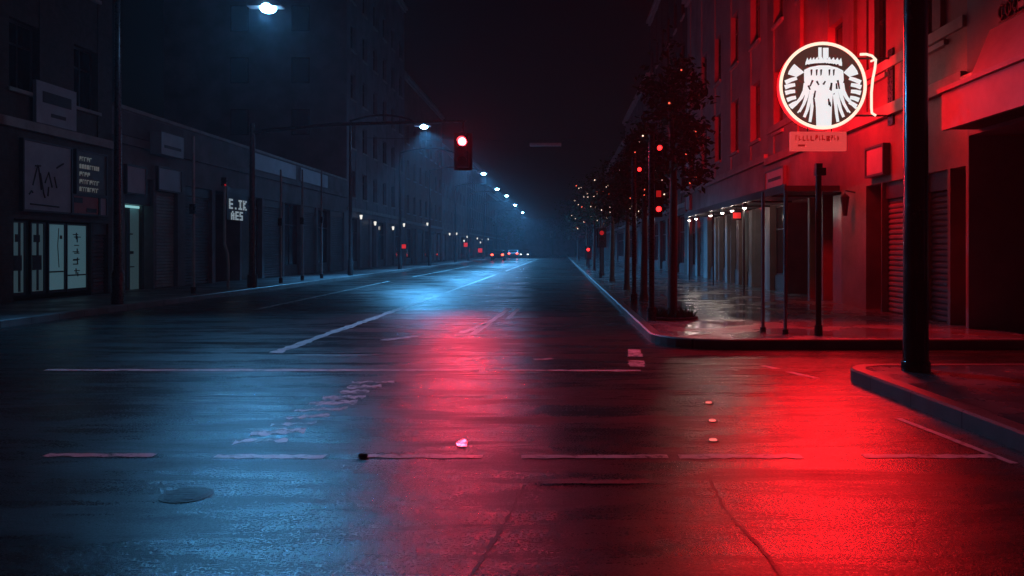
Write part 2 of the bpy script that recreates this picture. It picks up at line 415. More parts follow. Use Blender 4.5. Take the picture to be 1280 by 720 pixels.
# manhole, debris
t = thing('manhole_cover','small round black iron cover low in the left lane','manhole cover',(-2.28,4.88,0))
MB().prism(arc(-2.28,4.88,.155,0,2*PI,40)[:-1],'z',-.01,.005).build('rim','patchd',t)
c = MB().prism(arc(-2.28,4.88,.13,0,2*PI,40)[:-1],'z',-.01,.0075)
for k in range(-2,3):
    h = math.sqrt(.12**2-(k*.045)**2); c.box(-2.28-h,-2.28+h,4.88+k*.045-.008,4.88+k*.045+.008,.006,.010)
c.build('lid','black',t)
def lump(name, cx, cy, rx, ry, rz, seed, mat, sharp=.6, n=14):
    mb = MB().ball((cx,cy,rz*.55),1,n,9); random.seed(seed); off = Vector((seed*3.1,seed*1.7,0))
    out = []
    for v in mb.v:
        d = Vector(v)-Vector((cx,cy,rz*.55)); k = 1+sharp*mnoise.noise(d*1.9+off)+.35*sharp*mnoise.noise(d*5+off)
        out.append((cx+d.x*rx*k, cy+d.y*ry*k, max(.004, rz*.5+d.z*rz*.55*k)))
    mb.v = out; mb.smooth = False
    return mb.build(name, mat)
tag(lump('stone',-1.42,5.77,.035,.03,.03,3,'patchd'),'small black stone lying on the near crossing line','stone')
proto = None  # glowing discs added in place of wet road glints; no lamps in the road
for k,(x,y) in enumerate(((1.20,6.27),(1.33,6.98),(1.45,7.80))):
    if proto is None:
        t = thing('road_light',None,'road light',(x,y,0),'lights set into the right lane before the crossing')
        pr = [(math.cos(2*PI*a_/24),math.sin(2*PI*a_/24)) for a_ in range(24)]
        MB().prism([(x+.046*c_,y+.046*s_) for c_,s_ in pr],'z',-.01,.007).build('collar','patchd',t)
        MB().ball((x,y,.010),.032,16,8,.34).build('lens','road_light',t)  # glowing cap of the imitated glint
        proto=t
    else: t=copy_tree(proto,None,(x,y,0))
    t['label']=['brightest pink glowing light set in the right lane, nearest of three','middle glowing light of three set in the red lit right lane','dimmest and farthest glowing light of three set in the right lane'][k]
# ------------------------------------------------------------------ facade parts
def window(parent, xf, d, y0, y1, z0, z1, rec=.2, fmat='frame', pane='glass', mull=1, trans=1, sill=True, name='window'):
    xo = xf-d*rec
    f = MB(); w = .07
    f.box(xo-d*.06,xo,y0,y0+w,z0,z1).box(xo-d*.06,xo,y1-w,y1,z0,z1).box(xo-d*.06,xo,y0+w,y1-w,z0,z0+w).box(xo-d*.06,xo,y0+w,y1-w,z1-w,z1)
    for k in range(mull):
        ym = y0+(y1-y0)*(k+1)/(mull+1); f.box(xo-d*.05,xo-d*.004,ym-.025,ym+.025,z0+w,z1-w)
    for k in range(trans):
        zm = z0+(z1-z0)*(.66 if trans==1 else (k+1)/(trans+1)); f.box(xo-d*.045,xo-d*.008,y0+w,y1-w,zm-.025,zm+.025)
    fr = f.build(name, fmat, parent)
    p = MB().box(xo-d*.035,xo-d*.025,y0+w*.6,y1-w*.6,z0+w*.6,z1-w*.6); p.build('pane',pane,fr)
    if sill: MB().box(xf-d*.25,xf+d*.07,y0-.08,y1+.08,z0-.10,z0-.003).build('sill','trim',fr)
    return fr
def shutter(parent, x, d, y0, y1, z0, z1, mat='shutter', step=.11):
    mb = MB(); n = max(2,int((z1-z0)/step)); pts = []
    for k in range(n):
        a = z0+(z1-z0)*k/n; b = z0+(z1-z0)*(k+1)/n
        pts += [(x-d*.015,a+.004),(x+d*.018,a+(b-a)*.3),(x+d*.018,a+(b-a)*.7),(x-d*.015,b-.004)]
    pts = [(x-d*.05,z0)]+pts+[(x-d*.05,z1)]
    mb.prism([(p[0],p[1]) for p in pts],'y',y0,y1)
    return mb.build('roller_shutter',mat,parent)
def bay(parent, xf, d, y0, y1, h, kind, fmat='frame'):
    zb = .15; rec = .16
    if kind == 'shutter' or kind == 'shutter_dark':
        shutter(parent, xf-d*rec, d, y0, y1, zb, h-.35, 'shutter' if kind=='shutter' else 'shutter_dark')
        MB().box(xf-d*(rec+.05),xf-d*.08,y0,y1,h-.35,h).build('shutter_box','trim_dark',parent)
    elif kind == 'glass':
        MB().box(xf-d*.35,xf-d*.15,y0,y1,zb,.65).build('stall_riser','trim_dark',parent)
        window(parent,xf,d,y0,y1,.65,h,.2,fmat,'glass',max(1,int((y1-y0)/1.4)),1,False,'shop_window')
    elif kind == 'door':
        fr = MB().box(xf-d*.35,xf-d*.2,y0,y0+.12,zb,h).box(xf-d*.35,xf-d*.2,y1-.12,y1,zb,h).box(xf-d*.35,xf-d*.2,y0+.12,y1-.12,h-.5,h-.38)
        fr.box(xf-d*.35,xf-d*.22,y0+.12,y1-.12,h-.08,h); fr = fr.build('door_frame',fmat,parent)
        MB().box(xf-d*.31,xf-d*.30,y0+.12,y1-.12,h-.38,h-.08).build('pane','glass',fr)
        dr = MB().box(xf-d*.33,xf-d*.28,y0+.13,y1-.13,zb+.02,h-.51)
        for (a,b) in ((.3,1.0),(1.15,h-.75)): dr.box(xf-d*.285,xf-d*.265,y0+.3,y1-.3,a,b)
        dr = dr.build('door','door_wood',parent)
        MB().tube([(xf-d*.27,y0+.22,1.0),(xf-d*.21,y0+.22,1.0),(xf-d*.21,y0+.22,1.35),(xf-d*.27,y0+.22,1.35)],.012,6).build('handle','galv',dr)
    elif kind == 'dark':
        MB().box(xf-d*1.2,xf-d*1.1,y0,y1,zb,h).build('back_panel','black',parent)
def building(name, label, cat, xf, d, y0, y1, h, depth, mat, gz=3.6, fl=3.3, win=(1.25,1.7), ncol=4, bays=(), trim='trim', cornice=True,
             group=None, fmat='frame', upper=True, mull=1, pane='glass', first=None, sidewin=None, gh=None):
    t = thing(name, label, cat, (xf-d*.01,(y0+y1)/2,0), group)
    w = MB(); b = .45
    gh = gh or gz-.5
    # core behind the recesses (deeper behind the shops), then piers and spandrels
    w.box(xf-d*1.25,xf-d*depth,y0,y1,0,gz-.003)
    w.box(xf-d*b,xf-d*depth,y0,y1,gz,h)
    w.box(xf-d*b,xf-d*1.25,y0,y1,gh+.02,gz-.006)
    spans = []
    for (a,c,k) in bays: spans.append((a,c))
    cur = y0
    for (a,c) in sorted(spans):
        if a-cur > .02: w.box(xf,xf-d*1.249,cur,a,0,gh)
        cur = c
    if y1-cur > .02: w.box(xf,xf-d*1.249,cur,y1,0,gh)
    w.box(xf-d*.004,xf-d*b,y0,y1,gh,gz-.004)
    nf = max(1,int((h-gz-.4)/fl)) if upper else 0
    if nf:
        pitch = (y1-y0)/ncol; ww, wh = win
        zs = [gz+(k+.5)*fl-wh/2+.1 for k in range(nf)]
        edges = [y0]
        for k in range(ncol):
            cy = y0+(k+.5)*pitch; edges += [cy-ww/2, cy+ww/2]
        edges.append(y1)
        for k in range(0,len(edges),2): w.box(xf,xf-d*(b-.001),edges[k],edges[k+1],gz,h)
        for k in range(1,len(edges)-1,2):
            z = gz
            for q in zs:
                w.box(xf-d*.03,xf-d*(b-.001),edges[k],edges[k+1],z,q); z = q+wh
            w.box(xf-d*.03,xf-d*(b-.001),edges[k],edges[k+1],z,h)
    else:
        w.box(xf,xf-d*(b-.001),y0,y1,gz,h)
    wall = w.build('wall', mat, t)
    if nf:
        for q in zs:
            for k in range(ncol):
                cy = y0+(k+.5)*pitch; window(t,xf,d,cy-ww/2,cy+ww/2,q,q+wh,.2,fmat,pane,mull,1)
    if cornice:
        c = MB().box(xf-d*.3,xf+d*.32,y0-.0,y1+.0,h,h+.22).box(xf-d*.2,xf+d*.16,y0,y1,h-.18,h-.002); c.box(xf-d*.2,xf-d*.5,y0,y1,h+.221,h+.9)
        c.build('cornice',trim,t)
    MB().box(xf-d*.1,xf+d*.12,y0,y1,gz-.12,gz+.12).build('string_course',trim,t)
    for (a,c,k) in bays: bay(t,xf,d,a,c,gh,k,fmat)
    return t

# ------------------------------------------------------------------ left side of the street
near = building('shop_building','dark brick corner building with poster boards over its lit windows, nearest on the left','building',
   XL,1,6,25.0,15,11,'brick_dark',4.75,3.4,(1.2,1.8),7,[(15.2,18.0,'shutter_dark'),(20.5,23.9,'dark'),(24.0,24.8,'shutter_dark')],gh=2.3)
# lit display panels inside the corner windows
def glyph_col(mb, x, d, yc, w, ztop, n, sz, seed, th=.012):
    random.seed(seed)
    for k in range(n):
        z = ztop-k*sz*1.25
        for q in range(random.randint(3,5)):
            if random.random() < .5:
                zz_ = z-random.uniform(.05,.95)*sz; a = yc-w*.5+random.uniform(0,.25)*w; mb.box(x,x+d*th,a,a+w*random.uniform(.5,.9),zz_,zz_+sz*.10)
            else:
                yy = yc-w*.5+random.uniform(.1,.9)*w; a = z-random.uniform(.5,1)*sz; mb.box(x-d*.002,x+d*(th-.003),yy,yy+w*.11,a,a+sz*random.uniform(.4,.8))
    return mb
for i_,(a,c,m,n) in enumerate([(20.62,21.05,'lit_teal_dim',0),(21.35,21.85,'lit_teal_dim',1),(22.08,22.76,'lit_teal',2),(22.9,23.82,'lit_teal',3)]):
    fr = MB().box(XL-.16,XL-.09,a-.05,a,.3,2.25).box(XL-.16,XL-.09,c,c+.05,.3,2.25).box(XL-.16,XL-.09,a,c,.3,.38).box(XL-.16,XL-.09,a,c,2.2,2.25).build('shop_window','frame',near)
    MB().box(XL-.14,XL-.12,a,c,.38,2.2).build('pane',m,fr)
    g = MB()
    if i_ == 3: glyph_col(g,XL-.119,1,(a+c)/2,.38,1.95,4,.26,5); g.box(XL-.119,XL-.11,a+.02,c-.02,.74,.78)
    elif i_ == 2: g.tube([(XL-.115,a+.45,2.1),(XL-.115,a+.4,1.6),(XL-.115,a+.46,1.0)],.012,5); g.box(XL-.119,XL-.11,a+.02,c-.02,.86,.9).box(XL-.119,XL-.11,a+.5,a+.6,1.8,1.9)
    else: g.box(XL-.119,XL-.105,a+.05,c-.08,.95,1.35).box(XL-.119,XL-.105,a+.1,c-.15,1.7,1.9).box(XL-.119,XL-.104,a+.22,a+.3,.4,2.2)
    g.build('lettering','ink',fr)
def board(name,label,y0,y1,z0,z1,mat,x=XL,d=1,th=.09,frame='trim_dark',cat='sign',group=None):
    t = thing(name,label,cat,(x,(y0+y1)/2,z0),group)
    MB().box(x+d*.003,x+d*th,y0,y1,z0,z1).build('panel',mat,t)
    if frame:
        w=.05; f=MB().box(x+d*.002,x+d*(th+.03),y0-w,y0,z0-w,z1+w).box(x+d*.002,x+d*(th+.03),y1,y1+w,z0-w,z1+w).box(x+d*.002,x+d*(th+.03),y0,y1,z0-w,z0).box(x+d*.002,x+d*(th+.03),y0,y1,z1,z1+w)
        f.build('frame',frame,t)
    return t
t = board('poster_board','large pale poster board with faint dark sketch above the corner shop door',20.75,22.75,2.55,4.35,'board')
g = MB(); xx = XL+.095; random.seed(4)
for (pts) in [[(21.1,3.2),(21.3,3.75),(21.35,3.6),(21.45,3.1)],[(21.4,3.55),(21.55,3.0),(21.6,2.9)],[(21.6,3.3),(21.75,3.6),(21.9,3.2)],[(22.0,3.5),(22.1,3.2)],[(22.1,3.75),(22.4,3.9)],[(20.95,2.95),(21.05,3.05),(21.1,3.0)],[(21.2,3.72),(21.42,3.74)],[(21.75,3.2),(21.72,2.95)],[(21.0,2.7),(22.2,2.68)]]:
    g.tube([(xx,y,z) for y,z in pts],.022,5)
g.build('sketch','ink',t)
t = board('menu_board','dark menu board with pale chalk lettering beside the sketch poster',23.02,24.5,3.15,4.35,'board_dark')
g = MB(); random.seed(9)
for r_ in range(5):
    y = 23.15
    while y < 23.15+(.9 if r_ in (1,3,4) else .5):
        w = random.uniform(.05,.13); z = 4.2-r_*.22
        g.box(XL+.092,XL+.099,y,y+w*.3,z-.12,z).box(XL+.0925,XL+.1,y+w*.3,y+w,z-random.choice((.02,.07,.12)),z-.0+.01) ; y += w+.03
g.build('lettering','chalk',t)
t = board('red_panel_sign','dull red panel sign under the chalk menu board',22.85,24.1,2.55,3.05,'board_red')
MB().box(XL+.092,XL+.10,22.9,23.3,2.85,3.0).box(XL+.092,XL+.10,23.5,24.0,2.6,2.72).build('lettering','ink',t)
t = board('small_pink_sign','small pink square sign at the end of the red panel',24.18,24.5,2.55,3.05,'board_pink')
# projecting sign above
t = thing('hanging_sign','pale projecting sign with a black lettering bar on the corner building','sign',(XL+.1,21.5,4.9))
MB().box(XL+.06,XL+.16,21.15,22.9,4.88,6.0).build('panel','board',t)
MB().box(XL+.002,XL+.06,21.3,21.4,5.8,5.9).box(XL+.002,XL+.06,22.65,22.75,5.8,5.9).box(XL+.002,XL+.06,21.3,21.4,5.0,5.1).build('bracket','steel',t)
MB().box(XL+.163,XL+.17,21.4,22.65,5.45,5.75).box(XL+.163,XL+.17,21.75,22.4,5.1,5.2).build('lettering','ink',t)

# low shop row
row = building('shop_row','long single storey shop row with a pale fascia band on the left','building',XL,1,25.0,52.5,6.0,9,'concrete',5.0,3,(1,1),1,
  [(25.75,27.55,'dark'),(27.75,29.3,'shutter'),(29.9,32.2,'shutter_dark'),(32.5,35.0,'dark'),(35.2,37.6,'door'),(37.9,40.4,'shutter_dark'),(40.7,43.2,'glass'),(43.5,46.0,'shutter_dark'),(46.3,48.8,'glass'),(49.0,51.9,'shutter_dark')],upper=False,cornice=False,gh=3.9,trim='concrete')
MB().box(XL-.3,XL+.06,25.02,52.48,6.0,6.12).build('coping','trim',row)
for k,(a,c,m) in enumerate([(25.2,29.6,'concrete_dark'),(36.4,42.2,'board_blue'),(43.0,48.0,'board_blue')]):
    MB().box(XL+.003,XL+.07,a,c,5.18,5.92).build('fascia_panel',m,row)
# lit doorway of the row
MB().box(XL-.52,XL-.48,25.8,27.5,.15,3.0).build('door_panel','lit_teal_dim',row)
MB().box(XL-.5,XL-.1,25.76,27.54,3.0,3.9).build('door_header','trim_dark',row)
MB().box(XL-.40,XL-.30,25.9,27.4,2.90,2.97).build('light_strip','lit_strip',row)
MB().box(XL-.44,XL-.38,26.55,26.75,.15,2.98).box(XL-.3,XL-.2,27.2,27.3,.15,2.98).build('door_post','frame',row)
MB().box(XL-.479,XL-.47,26.8,27.1,2.0,2.05).box(XL-.479,XL-.47,26.85,27.15,1.35,1.45).box(XL-.479,XL-.47,26.8,27.2,.9,.94).build('lettering','ink',row)
board('shop_sign','pinkish shop sign above the lit doorway of the shop row',25.7,26.85,3.35,4.2,'board_pink')
board('shop_sign','blank blue grey shop sign above the metal roller shutter',27.72,29.35,3.6,4.35,'board_blue')
t = board('projecting_sign','small pale sign fixed to the fascia of the shop row',27.1,28.7,4.75,5.5,'board',XL+.1,1,.4,None)
MB().box(XL+.502,XL+.51,27.3,28.5,4.98,5.08).build('lettering','ink',t)
# lit lettering sign behind the crooked post
t = thing('lit_letter_sign','small dark sign with two rows of white lit letters by the thin pole','sign',(XL+.25,34.1,2.9))
MB().box(XL+.20,XL+.26,33.0,35.2,2.75,4.1).build('panel','black',t)
g = MB(); x = XL+.262
FONT = {'E':['111','100','111','100','111'],'I':['111','010','010','010','111'],'K':['101','110','100','110','101'],'S':['111','100','111','001','111'],'A':['010','101','111','101','101'],'.':['000','000','000','000','010'],'H':['101','101','111','101','101'],' ':['000']*5}
for row_, (txt, z0, px_) in enumerate((('E.IK',3.62,.085),('AES',3.12,.075))):
    y = 33.2 if row_==0 else 33.4
    for ch in txt:
        for r_,ln in enumerate(FONT[ch]):
            for c_,b_ in enumerate(ln):
                if b_=='1': g.box(x,x+.02,y+c_*px_*1.45,y+(c_+.92)*px_*1.45,z0-(r_+.9)*px_,z0-r_*px_)
        y += 3*px_*1.45+.12
g.build('lettering','lit_text',t)

# taller buildings beyond
b2 = building('office_block','tall plain grey block rising beyond the low shop row','building',XL,1,52.5,72,23,12,'render_grey',4.2,3.3,(1.3,1.8),6,
   [(53.3,56.0,'glass'),(56.5,59,'shutter_dark'),(59.6,61,'door'),(61.6,64.4,'glass'),(65,67.5,'shutter_dark'),(68,71.2,'glass')])
for z in (9.0,12.4,15.8):
    for x in (XL-3.0,XL-7.0):
        f = MB().box(x-.6,x+.6,52.43,52.49,z,z+1.7); f=f.build('side_window','frame',b2)
        MB().box(x-.52,x+.52,52.41,52.425,z+.08,z+1.62).build('pane','glass',f)
building('apartment_building','brick apartment house with rows of windows past the grey block','building',XL,1,72,95,17,12,'brick_red',4.0,3.2,(1.2,1.7),7,
   [(73,76,'glass'),(76.6,78,'door'),(78.6,82,'shutter_dark'),(83,86,'glass'),(87,90,'shutter'),(91,94.2,'glass')])
building('apartment_building','lower pale rendered house fourth along the left side','building',XL,1,95,121,13.5,12,'render_pale',3.9,3.1,(1.2,1.6),8,
   [(96,99.5,'glass'),(100.5,104,'shutter_dark'),(105,108,'glass'),(110,112,'door'),(113,119,'glass')])
building('apartment_building','dark concrete house in the mist, fifth along the left side','building',XL,1,121,152,15.5,12,'concrete',4,3.2,(1.3,1.7),9,[(122,128,'glass'),(130,136,'shutter_dark'),(138,150,'glass')])
building('apartment_building','farthest brick house on the left in blue mist','building',XL,1,152,205,12.5,12,'brick_red',4,3.2,(1.3,1.7),14,[(154,170,'glass'),(174,190,'glass')])
# pale pilasters at the foot of the brick house
for k,(px) in enumerate((536,541.5,548)):
    Y = yL(px)+1.5
    t = thing('banner_stand',['nearest','middle','farthest'][k]+' of three tall pale narrow banners against the left shop fronts','banner',(XL+.4,Y,.15),'pale banners along the left pavement')
    MB().box(XL+.35,XL+.42,Y-.4,Y+.4,.3,3.2).build('cloth','board',t)
    MB().tube([(XL+.385,Y,.15),(XL+.385,Y,.3)],.03,6).box(XL+.2,XL+.6,Y-.35,Y+.35,.146,.18).build('base','steel',t)
# lanterns over the left shops
proto = None; LANT = []
ORD = ['nearest','second nearest','third nearest','fourth nearest','fifth nearest','sixth nearest','seventh nearest','eighth nearest','ninth nearest','tenth nearest','second farthest','farthest']
for (px,py) in [(445,271),(463,279),(486,285),(500,281),(530,280),(558.5,292.5),(567.5,292),(577,301),(581,296),(594,298),(598,303),(608,299)]:
    Y = yL(px); z = zz(py,Y)
    if proto is None:
        t = thing('wall_lantern','small lit wall lantern over the left shop fronts','lantern',(XL,Y,z),'small lanterns along the left shop fronts')
        MB().tube([(XL+.01,Y,z+.25),(XL+.35,Y,z+.28),(XL+.35,Y,z+.16)],.02,6).build('bracket','steel',t)
        MB().tube([(XL+.35,Y,z-.16),(XL+.35,Y,z+.12)],[.06,.10],8).build('glass','lantern',t)
        MB().tube([(XL+.35,Y,z+.12),(XL+.35,Y,z+.2)],[.14,.03],8).build('cap','steel',t)
        proto = t
    else: t = copy_tree(proto,None,(XL,Y,z))
    LANT.append((Y,t))
for k,(Y,t) in enumerate(sorted(LANT,key=lambda q:q[0])): t['label'] = ORD[k]+' of the small lit wall lanterns over the left shop fronts'
for (px,py,lab) in [(500,308,'red lit sign low on the grey block front'),(578,306,'small red lit sign in front of the brick house'),(596,313,'bright red lit sign far along the left shops')]:
    Y = yL(px); z = zz(py,Y); s = Y/1000
    t = thing('lit_red_sign',lab,'sign',(XL,Y,z))
    MB().box(XL+.1,XL+.1+7*s,Y-.05,Y+.05,z-3.5*s,z+3.5*s).build('box','black',t)
    MB().box(XL+.1+s,XL+.1+6*s,Y-.07,Y-.052,z-2.5*s,z+2.5*s).build('panel','lit_red_sign' if 'faint' not in lab else 'sig_red_faint',t)
# thin posts along the left kerb
def post(px, X, H, label, proto_box=True, r=.05):
    Y = -X*1000/(700-px)
    t = thing('street_post',label,'post',(X,Y,.15),'thin steel posts along the left pavement')
    MB().tube([(X,Y,.14),(X,Y,H)],[r,r*.8],10).build('pole','galv',t)
    MB().tube([(X,Y,.146),(X,Y,.35)],r*1.6,10).build('base','steel',t)
    if proto_box: MB().box(X-.07,X+.09,Y-.14,Y-.05,H*.52,H*.52+.3).build('control_box','steel',t)
for px,lab in ((242,'dark thin post before the metal roller shutter bay'),(351,'thin post under the blue grey fascia panel, third from the shutter'),(378,'thin post under the gap between the fascia panels'),(402,'thin post farthest along the low shop row')):
    Y = 11300/(700-px); post(px,-11.3,zz(212,Y) if px>300 else 5.0,lab)
Y = 27.6; X = -11.45
t = thing('crooked_post','crooked thin pole with a small red light near the lit letters','post',(X,Y,.15))
MB().tube([(X,Y,.14),(X,Y,1.0),(X-.02,Y,1.35),(X-.12,Y,1.7),(X-.12,Y,3.4),(X-.1,Y,3.75)],.05,8).build('pole','galv',t)
MB().box(X-.2,X-.02,Y-.1,Y+.08,3.7,3.98).build('lamp_box','steel',t)
MB().ball((X-.05,Y-.12,3.72),.035).build('red_light','sig_red_faint',t)

# ------------------------------------------------------------------ street lamps with their arms over the left lanes
BLUE = (.09,.45,.95)
def street_lamp(label, X0, Y0, xl, zl, top, power, tilt=(2.2,-2.0), cone=120):
    t = thing('street_lamp',label,'street lamp',(X0,Y0,.15),'street lamps along the left kerb')
    MB().tube([(X0,Y0,.14),(X0,Y0,2),(X0,Y0,top)],[.11,.10,.06],14).build('pole','steel',t)
    MB().tube([(X0,Y0,.146),(X0,Y0,.9),(X0,Y0,1.0)],[.15,.15,.11],14).build('base','steel',t)
    P = []
    for k in range(9):
        u = k/8; P.append((X0+(xl-.3-X0)*u, Y0, top-.05+.55*math.sin(PI*min(1,u*.62))*1.0+(zl+.18-top-.42)*u*u))
    P[-1] = (xl-.3,Y0,zl+.14)
    MB().tube(P,[.055]*8+[.04],10).build('arm','steel',t)
    hd = MB().prism([(xl-.45,zl+.10),(xl-.35,zl+.22),(xl+.2,zl+.20),(xl+.42,zl+.06),(xl+.42,zl+.02),(xl-.45,zl+.02)],'y',Y0-.16,Y0+.16)
    hd.build('head','galv',t,.02)
    ln = MB().ball((xl+.05,Y0,zl+.01),.2,16,9,.62); ln.build('lens','lamp_blue',t)
    lamp('lamp_light',t,(xl+.05,Y0,zl-.16),BLUE,power,.12,cone,.5,(xl+.05+tilt[0],Y0+tilt[1],zl-8))
    lamp('lamp_spill',t,(xl+.05,Y0,zl-.17),(.25,.42,1.0),power*.008,.12)
    return t
LP = [(-11.0,19.9,-7.31,7.5,8.1,2300,(3.0,-10.0),104),(-11.0,42.0,-7.19,7.95,8.3,10500),(-11.0,55.0,-6.65,7.85,8.2,10500),(-11.0,67.5,-6.5,7.9,8.2,10500),(-11.0,84,-6.65,7.85,8.2,10500),(-11.0,96,-6.45,7.95,8.2,10500),(-11.0,115,-6.5,7.9,8.2,10500),(-11.0,138,-6.5,7.9,8.2,10500)]
LAB = ['nearest street lamp, glowing blue white at the top of the view','second street lamp, left of the red traffic light','third street lamp, just under the red traffic light','fourth street lamp down the street','fifth street lamp down the street','sixth street lamp down the street','seventh small street lamp in the mist','farthest street lamp in the mist']
for a,lab in zip(LP,LAB): street_lamp(lab,*a)

# ------------------------------------------------------------------ traffic signals
def signal_head(parent, X, Y, z, lit='sig_red', sc=1.0, which=0, name='signal_head', lens_only=False):
    w=.17*sc; h=.30*sc
    b = MB().box(X-w,X+w,Y-.10*sc,Y+.12*sc,z-2.35*h,z+.62*h); hd = b.build(name,'black',parent,.015)
    MB().box(X-w*1.5,X+w*1.5,Y+.121*sc,Y+.135*sc,z-2.6*h,z+.9*h).build('backboard','black',hd)
    for k in range(3):
        zc = z-k*h*.88
        MB().tube([(X,Y-.10*sc,zc),(X,Y-.125*sc,zc)],.115*sc,18).build('lens',lit if k==which else 'sig_off',hd)
        v = MB(); n=10
        vs=[];fs=[]
        for q in range(n+1):
            a = PI*q/n
            for (yy,rr) in ((-.1,.135),(-.30,.135),(-.30,.125),(-.1,.125)): vs.append((X+rr*sc*math.cos(a),Y+yy*sc,zc+rr*sc*math.sin(a)))
        for q in range(n):
            for j in range(4): fs.append((q*4+j,q*4+(j+1)%4,(q+1)*4+(j+1)%4,(q+1)*4+j))
        v.add(vs,fs).build('visor','black',hd)
    return hd
X0,Y0 = -11.0,28.6
t = thing('traffic_signal','tall mast arm traffic signal with a glowing red light over the lanes','traffic light',(X0,Y0,.15))
MB().tube([(X0,Y0,.14),(X0,Y0,6.0)],[.12,.09],14).build('pole','steel',t)
MB().tube([(X0,Y0,.146),(X0,Y0,.6)],.17,14).build('base','steel',t)
MB().tube([(X0,Y0,5.7),(X0+3,Y0-.2,5.95),(-3.3,Y0-.55,6.0)],[.08,.065,.045],10).build('arm','steel',t)
MB().tube([(-3.4,Y0-.55,5.98),(-3.4,Y0-.55,5.45)],.035,8).build('hanger','steel',t)
hd = signal_head(t,-3.4,27.95,5.26,'sig_red',1.25)
MB().box(-3.5,-3.3,27.95,28.12,5.5,5.6).build('clamp','steel',t)
lamp('red_light',t,(-3.4,27.62,5.26),(1,.02,.05),1150,.10,54,.7,(-1.2,5,1.0))

def kerb_signal(label, X, Y, top, heads, group=None):
    t = thing('signal_post',label,'traffic light',(X,Y,.15),group)
    MB().tube([(X,Y,.14),(X,Y,top)],.055,12).build('pole','steel',t)
    MB().tube([(X,Y,.146),(X,Y,.4)],.09,12).build('base','steel',t)
    return t
t = kerb_signal('kerbside signal post with three red lights at the right corner',1.75,15.3,3.75,0)
signal_head(t,1.90,15.3,3.44,'sig_red_dim',.40)
MB().box(1.75,1.9,15.28,15.32,3.3,3.34).build('bracket','steel',t)
MB().box(1.80,1.95,15.2,15.35,2.12,2.75).build('pedestrian_signal','black',t,.01)
MB().box(1.83,1.92,15.185,15.199,2.5,2.62).build('lens','sig_red_faint',t)
MB().tube([(1.875,15.2,2.27),(1.875,15.18,2.27)],.05,12).build('lens','sig_red_dim',t)
t = kerb_signal('second slim signal post with one red light behind the corner tree',1.85,20.0,3.8,0)
signal_head(t,1.98,20.0,3.5,'sig_red_dim',.42)
MB().box(1.85,1.98,19.98,20.02,3.4,3.44).build('bracket','steel',t)
t = kerb_signal('far small signal post with one low red light by the right kerb',2.05,57,2.6,0)
signal_head(t,2.0,56.9,1.5,'sig_red_dim',.9)
t = kerb_signal('slim signal post with a dim red light between the right kerb trees',1.95,38.5,3.0,0)
signal_head(t,2.0,38.4,2.3,'sig_red_faint',.9)

# ------------------------------------------------------------------ right side of the street
R0 = building('shop_building','blue grey rendered building with red lit awning over a black shopfront','building',XR,-1,-10,13.75,14,10,'render_teal',4.35,3.4,(1.3,1.8),5,
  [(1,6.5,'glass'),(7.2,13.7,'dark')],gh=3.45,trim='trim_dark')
# dark interior of the open shopfront
MB().box(XR+1.0,XR+1.08,11.0,11.6,1.3,2.1).build('poster','green_pic',R0)
MB().box(XR+.02,XR+.10,9.2,9.3,.15,3.45).build('mullion','frame',R0)
# letters on its wall
t = thing('wall_lettering','row of small dark letters on the blue grey wall above the awning','lettering',(XR-.05,12.4,5.2))
for k,(pts) in enumerate([[(.18,.18),(.1,.22),(.03,.16),(.03,.06),(.1,.0),(.18,.04)],[(.1,0),(.18,.06),(.18,.16),(.1,.22),(.03,.16),(.03,.06),(.1,0)],[(.16,.2),(.08,.2),(.03,.1),(.1,.0),(.16,.08),(.17,.22),(.18,0)]]):
    y0=12.72-k*.2
    MB().tube([(XR-.03,y0-a,5.14+b_) for a,b_ in pts],.024,6).build('letter','ink',t)
MB().box(XR-.012,XR-.002,12.05,12.75,5.1,5.13).build('rail','ink',t)
# awning
t = thing('awning','large red lit shop awning with a deep fascia over the dark shopfront','awning',(6.5,11.5,3.5))
MB().box(6.42,6.50,7.6,13.46,3.5,4.12).build('fascia','canvas',t)
MB().box(6.36,6.9,7.55,13.50,4.123,4.2).build('ledge','canvas',t)
MB().prism([(6.52,4.203),(6.98,4.203),(6.98,5.0),(6.85,5.0)],'y',7.6,12.75).build('slope','canvas',t)
MB().prism([(6.5,4.203),(6.98,4.203),(6.98,4.45)],'y',12.752,13.45).build('return','canvas',t)
MB().box(6.5,6.99,7.65,13.4,3.51,3.55).build('soffit','black',t)

R1 = building('cafe_building','rendered corner cafe building bathed in red light by the round neon sign','building',XR,-1,13.75,27.0,14,10,'render_warm',4.45,3.5,(1.1,2.0),5,
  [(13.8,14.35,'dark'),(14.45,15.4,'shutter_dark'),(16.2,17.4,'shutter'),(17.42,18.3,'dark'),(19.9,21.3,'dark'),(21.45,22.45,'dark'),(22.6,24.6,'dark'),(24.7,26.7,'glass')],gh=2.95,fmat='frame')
MB().box(XR+.13,XR+.2,20.0,20.9,.15,2.9).build('door','door_red',R1)
MB().box(XR+.12,XR+.18,21.7,22.2,.3,2.7).build('door_light','yellow',R1)
MB().box(XR-.06,XR+.1,13.8,26.95,5.35,5.55).build('sign_band','trim',R1)
for y in (14.7,17.75,19.0,23.2):
    MB().box(XR-.09,XR+.02,y-.16,y+.16,5.55,13.6).build('pilaster','render_warm',R1)
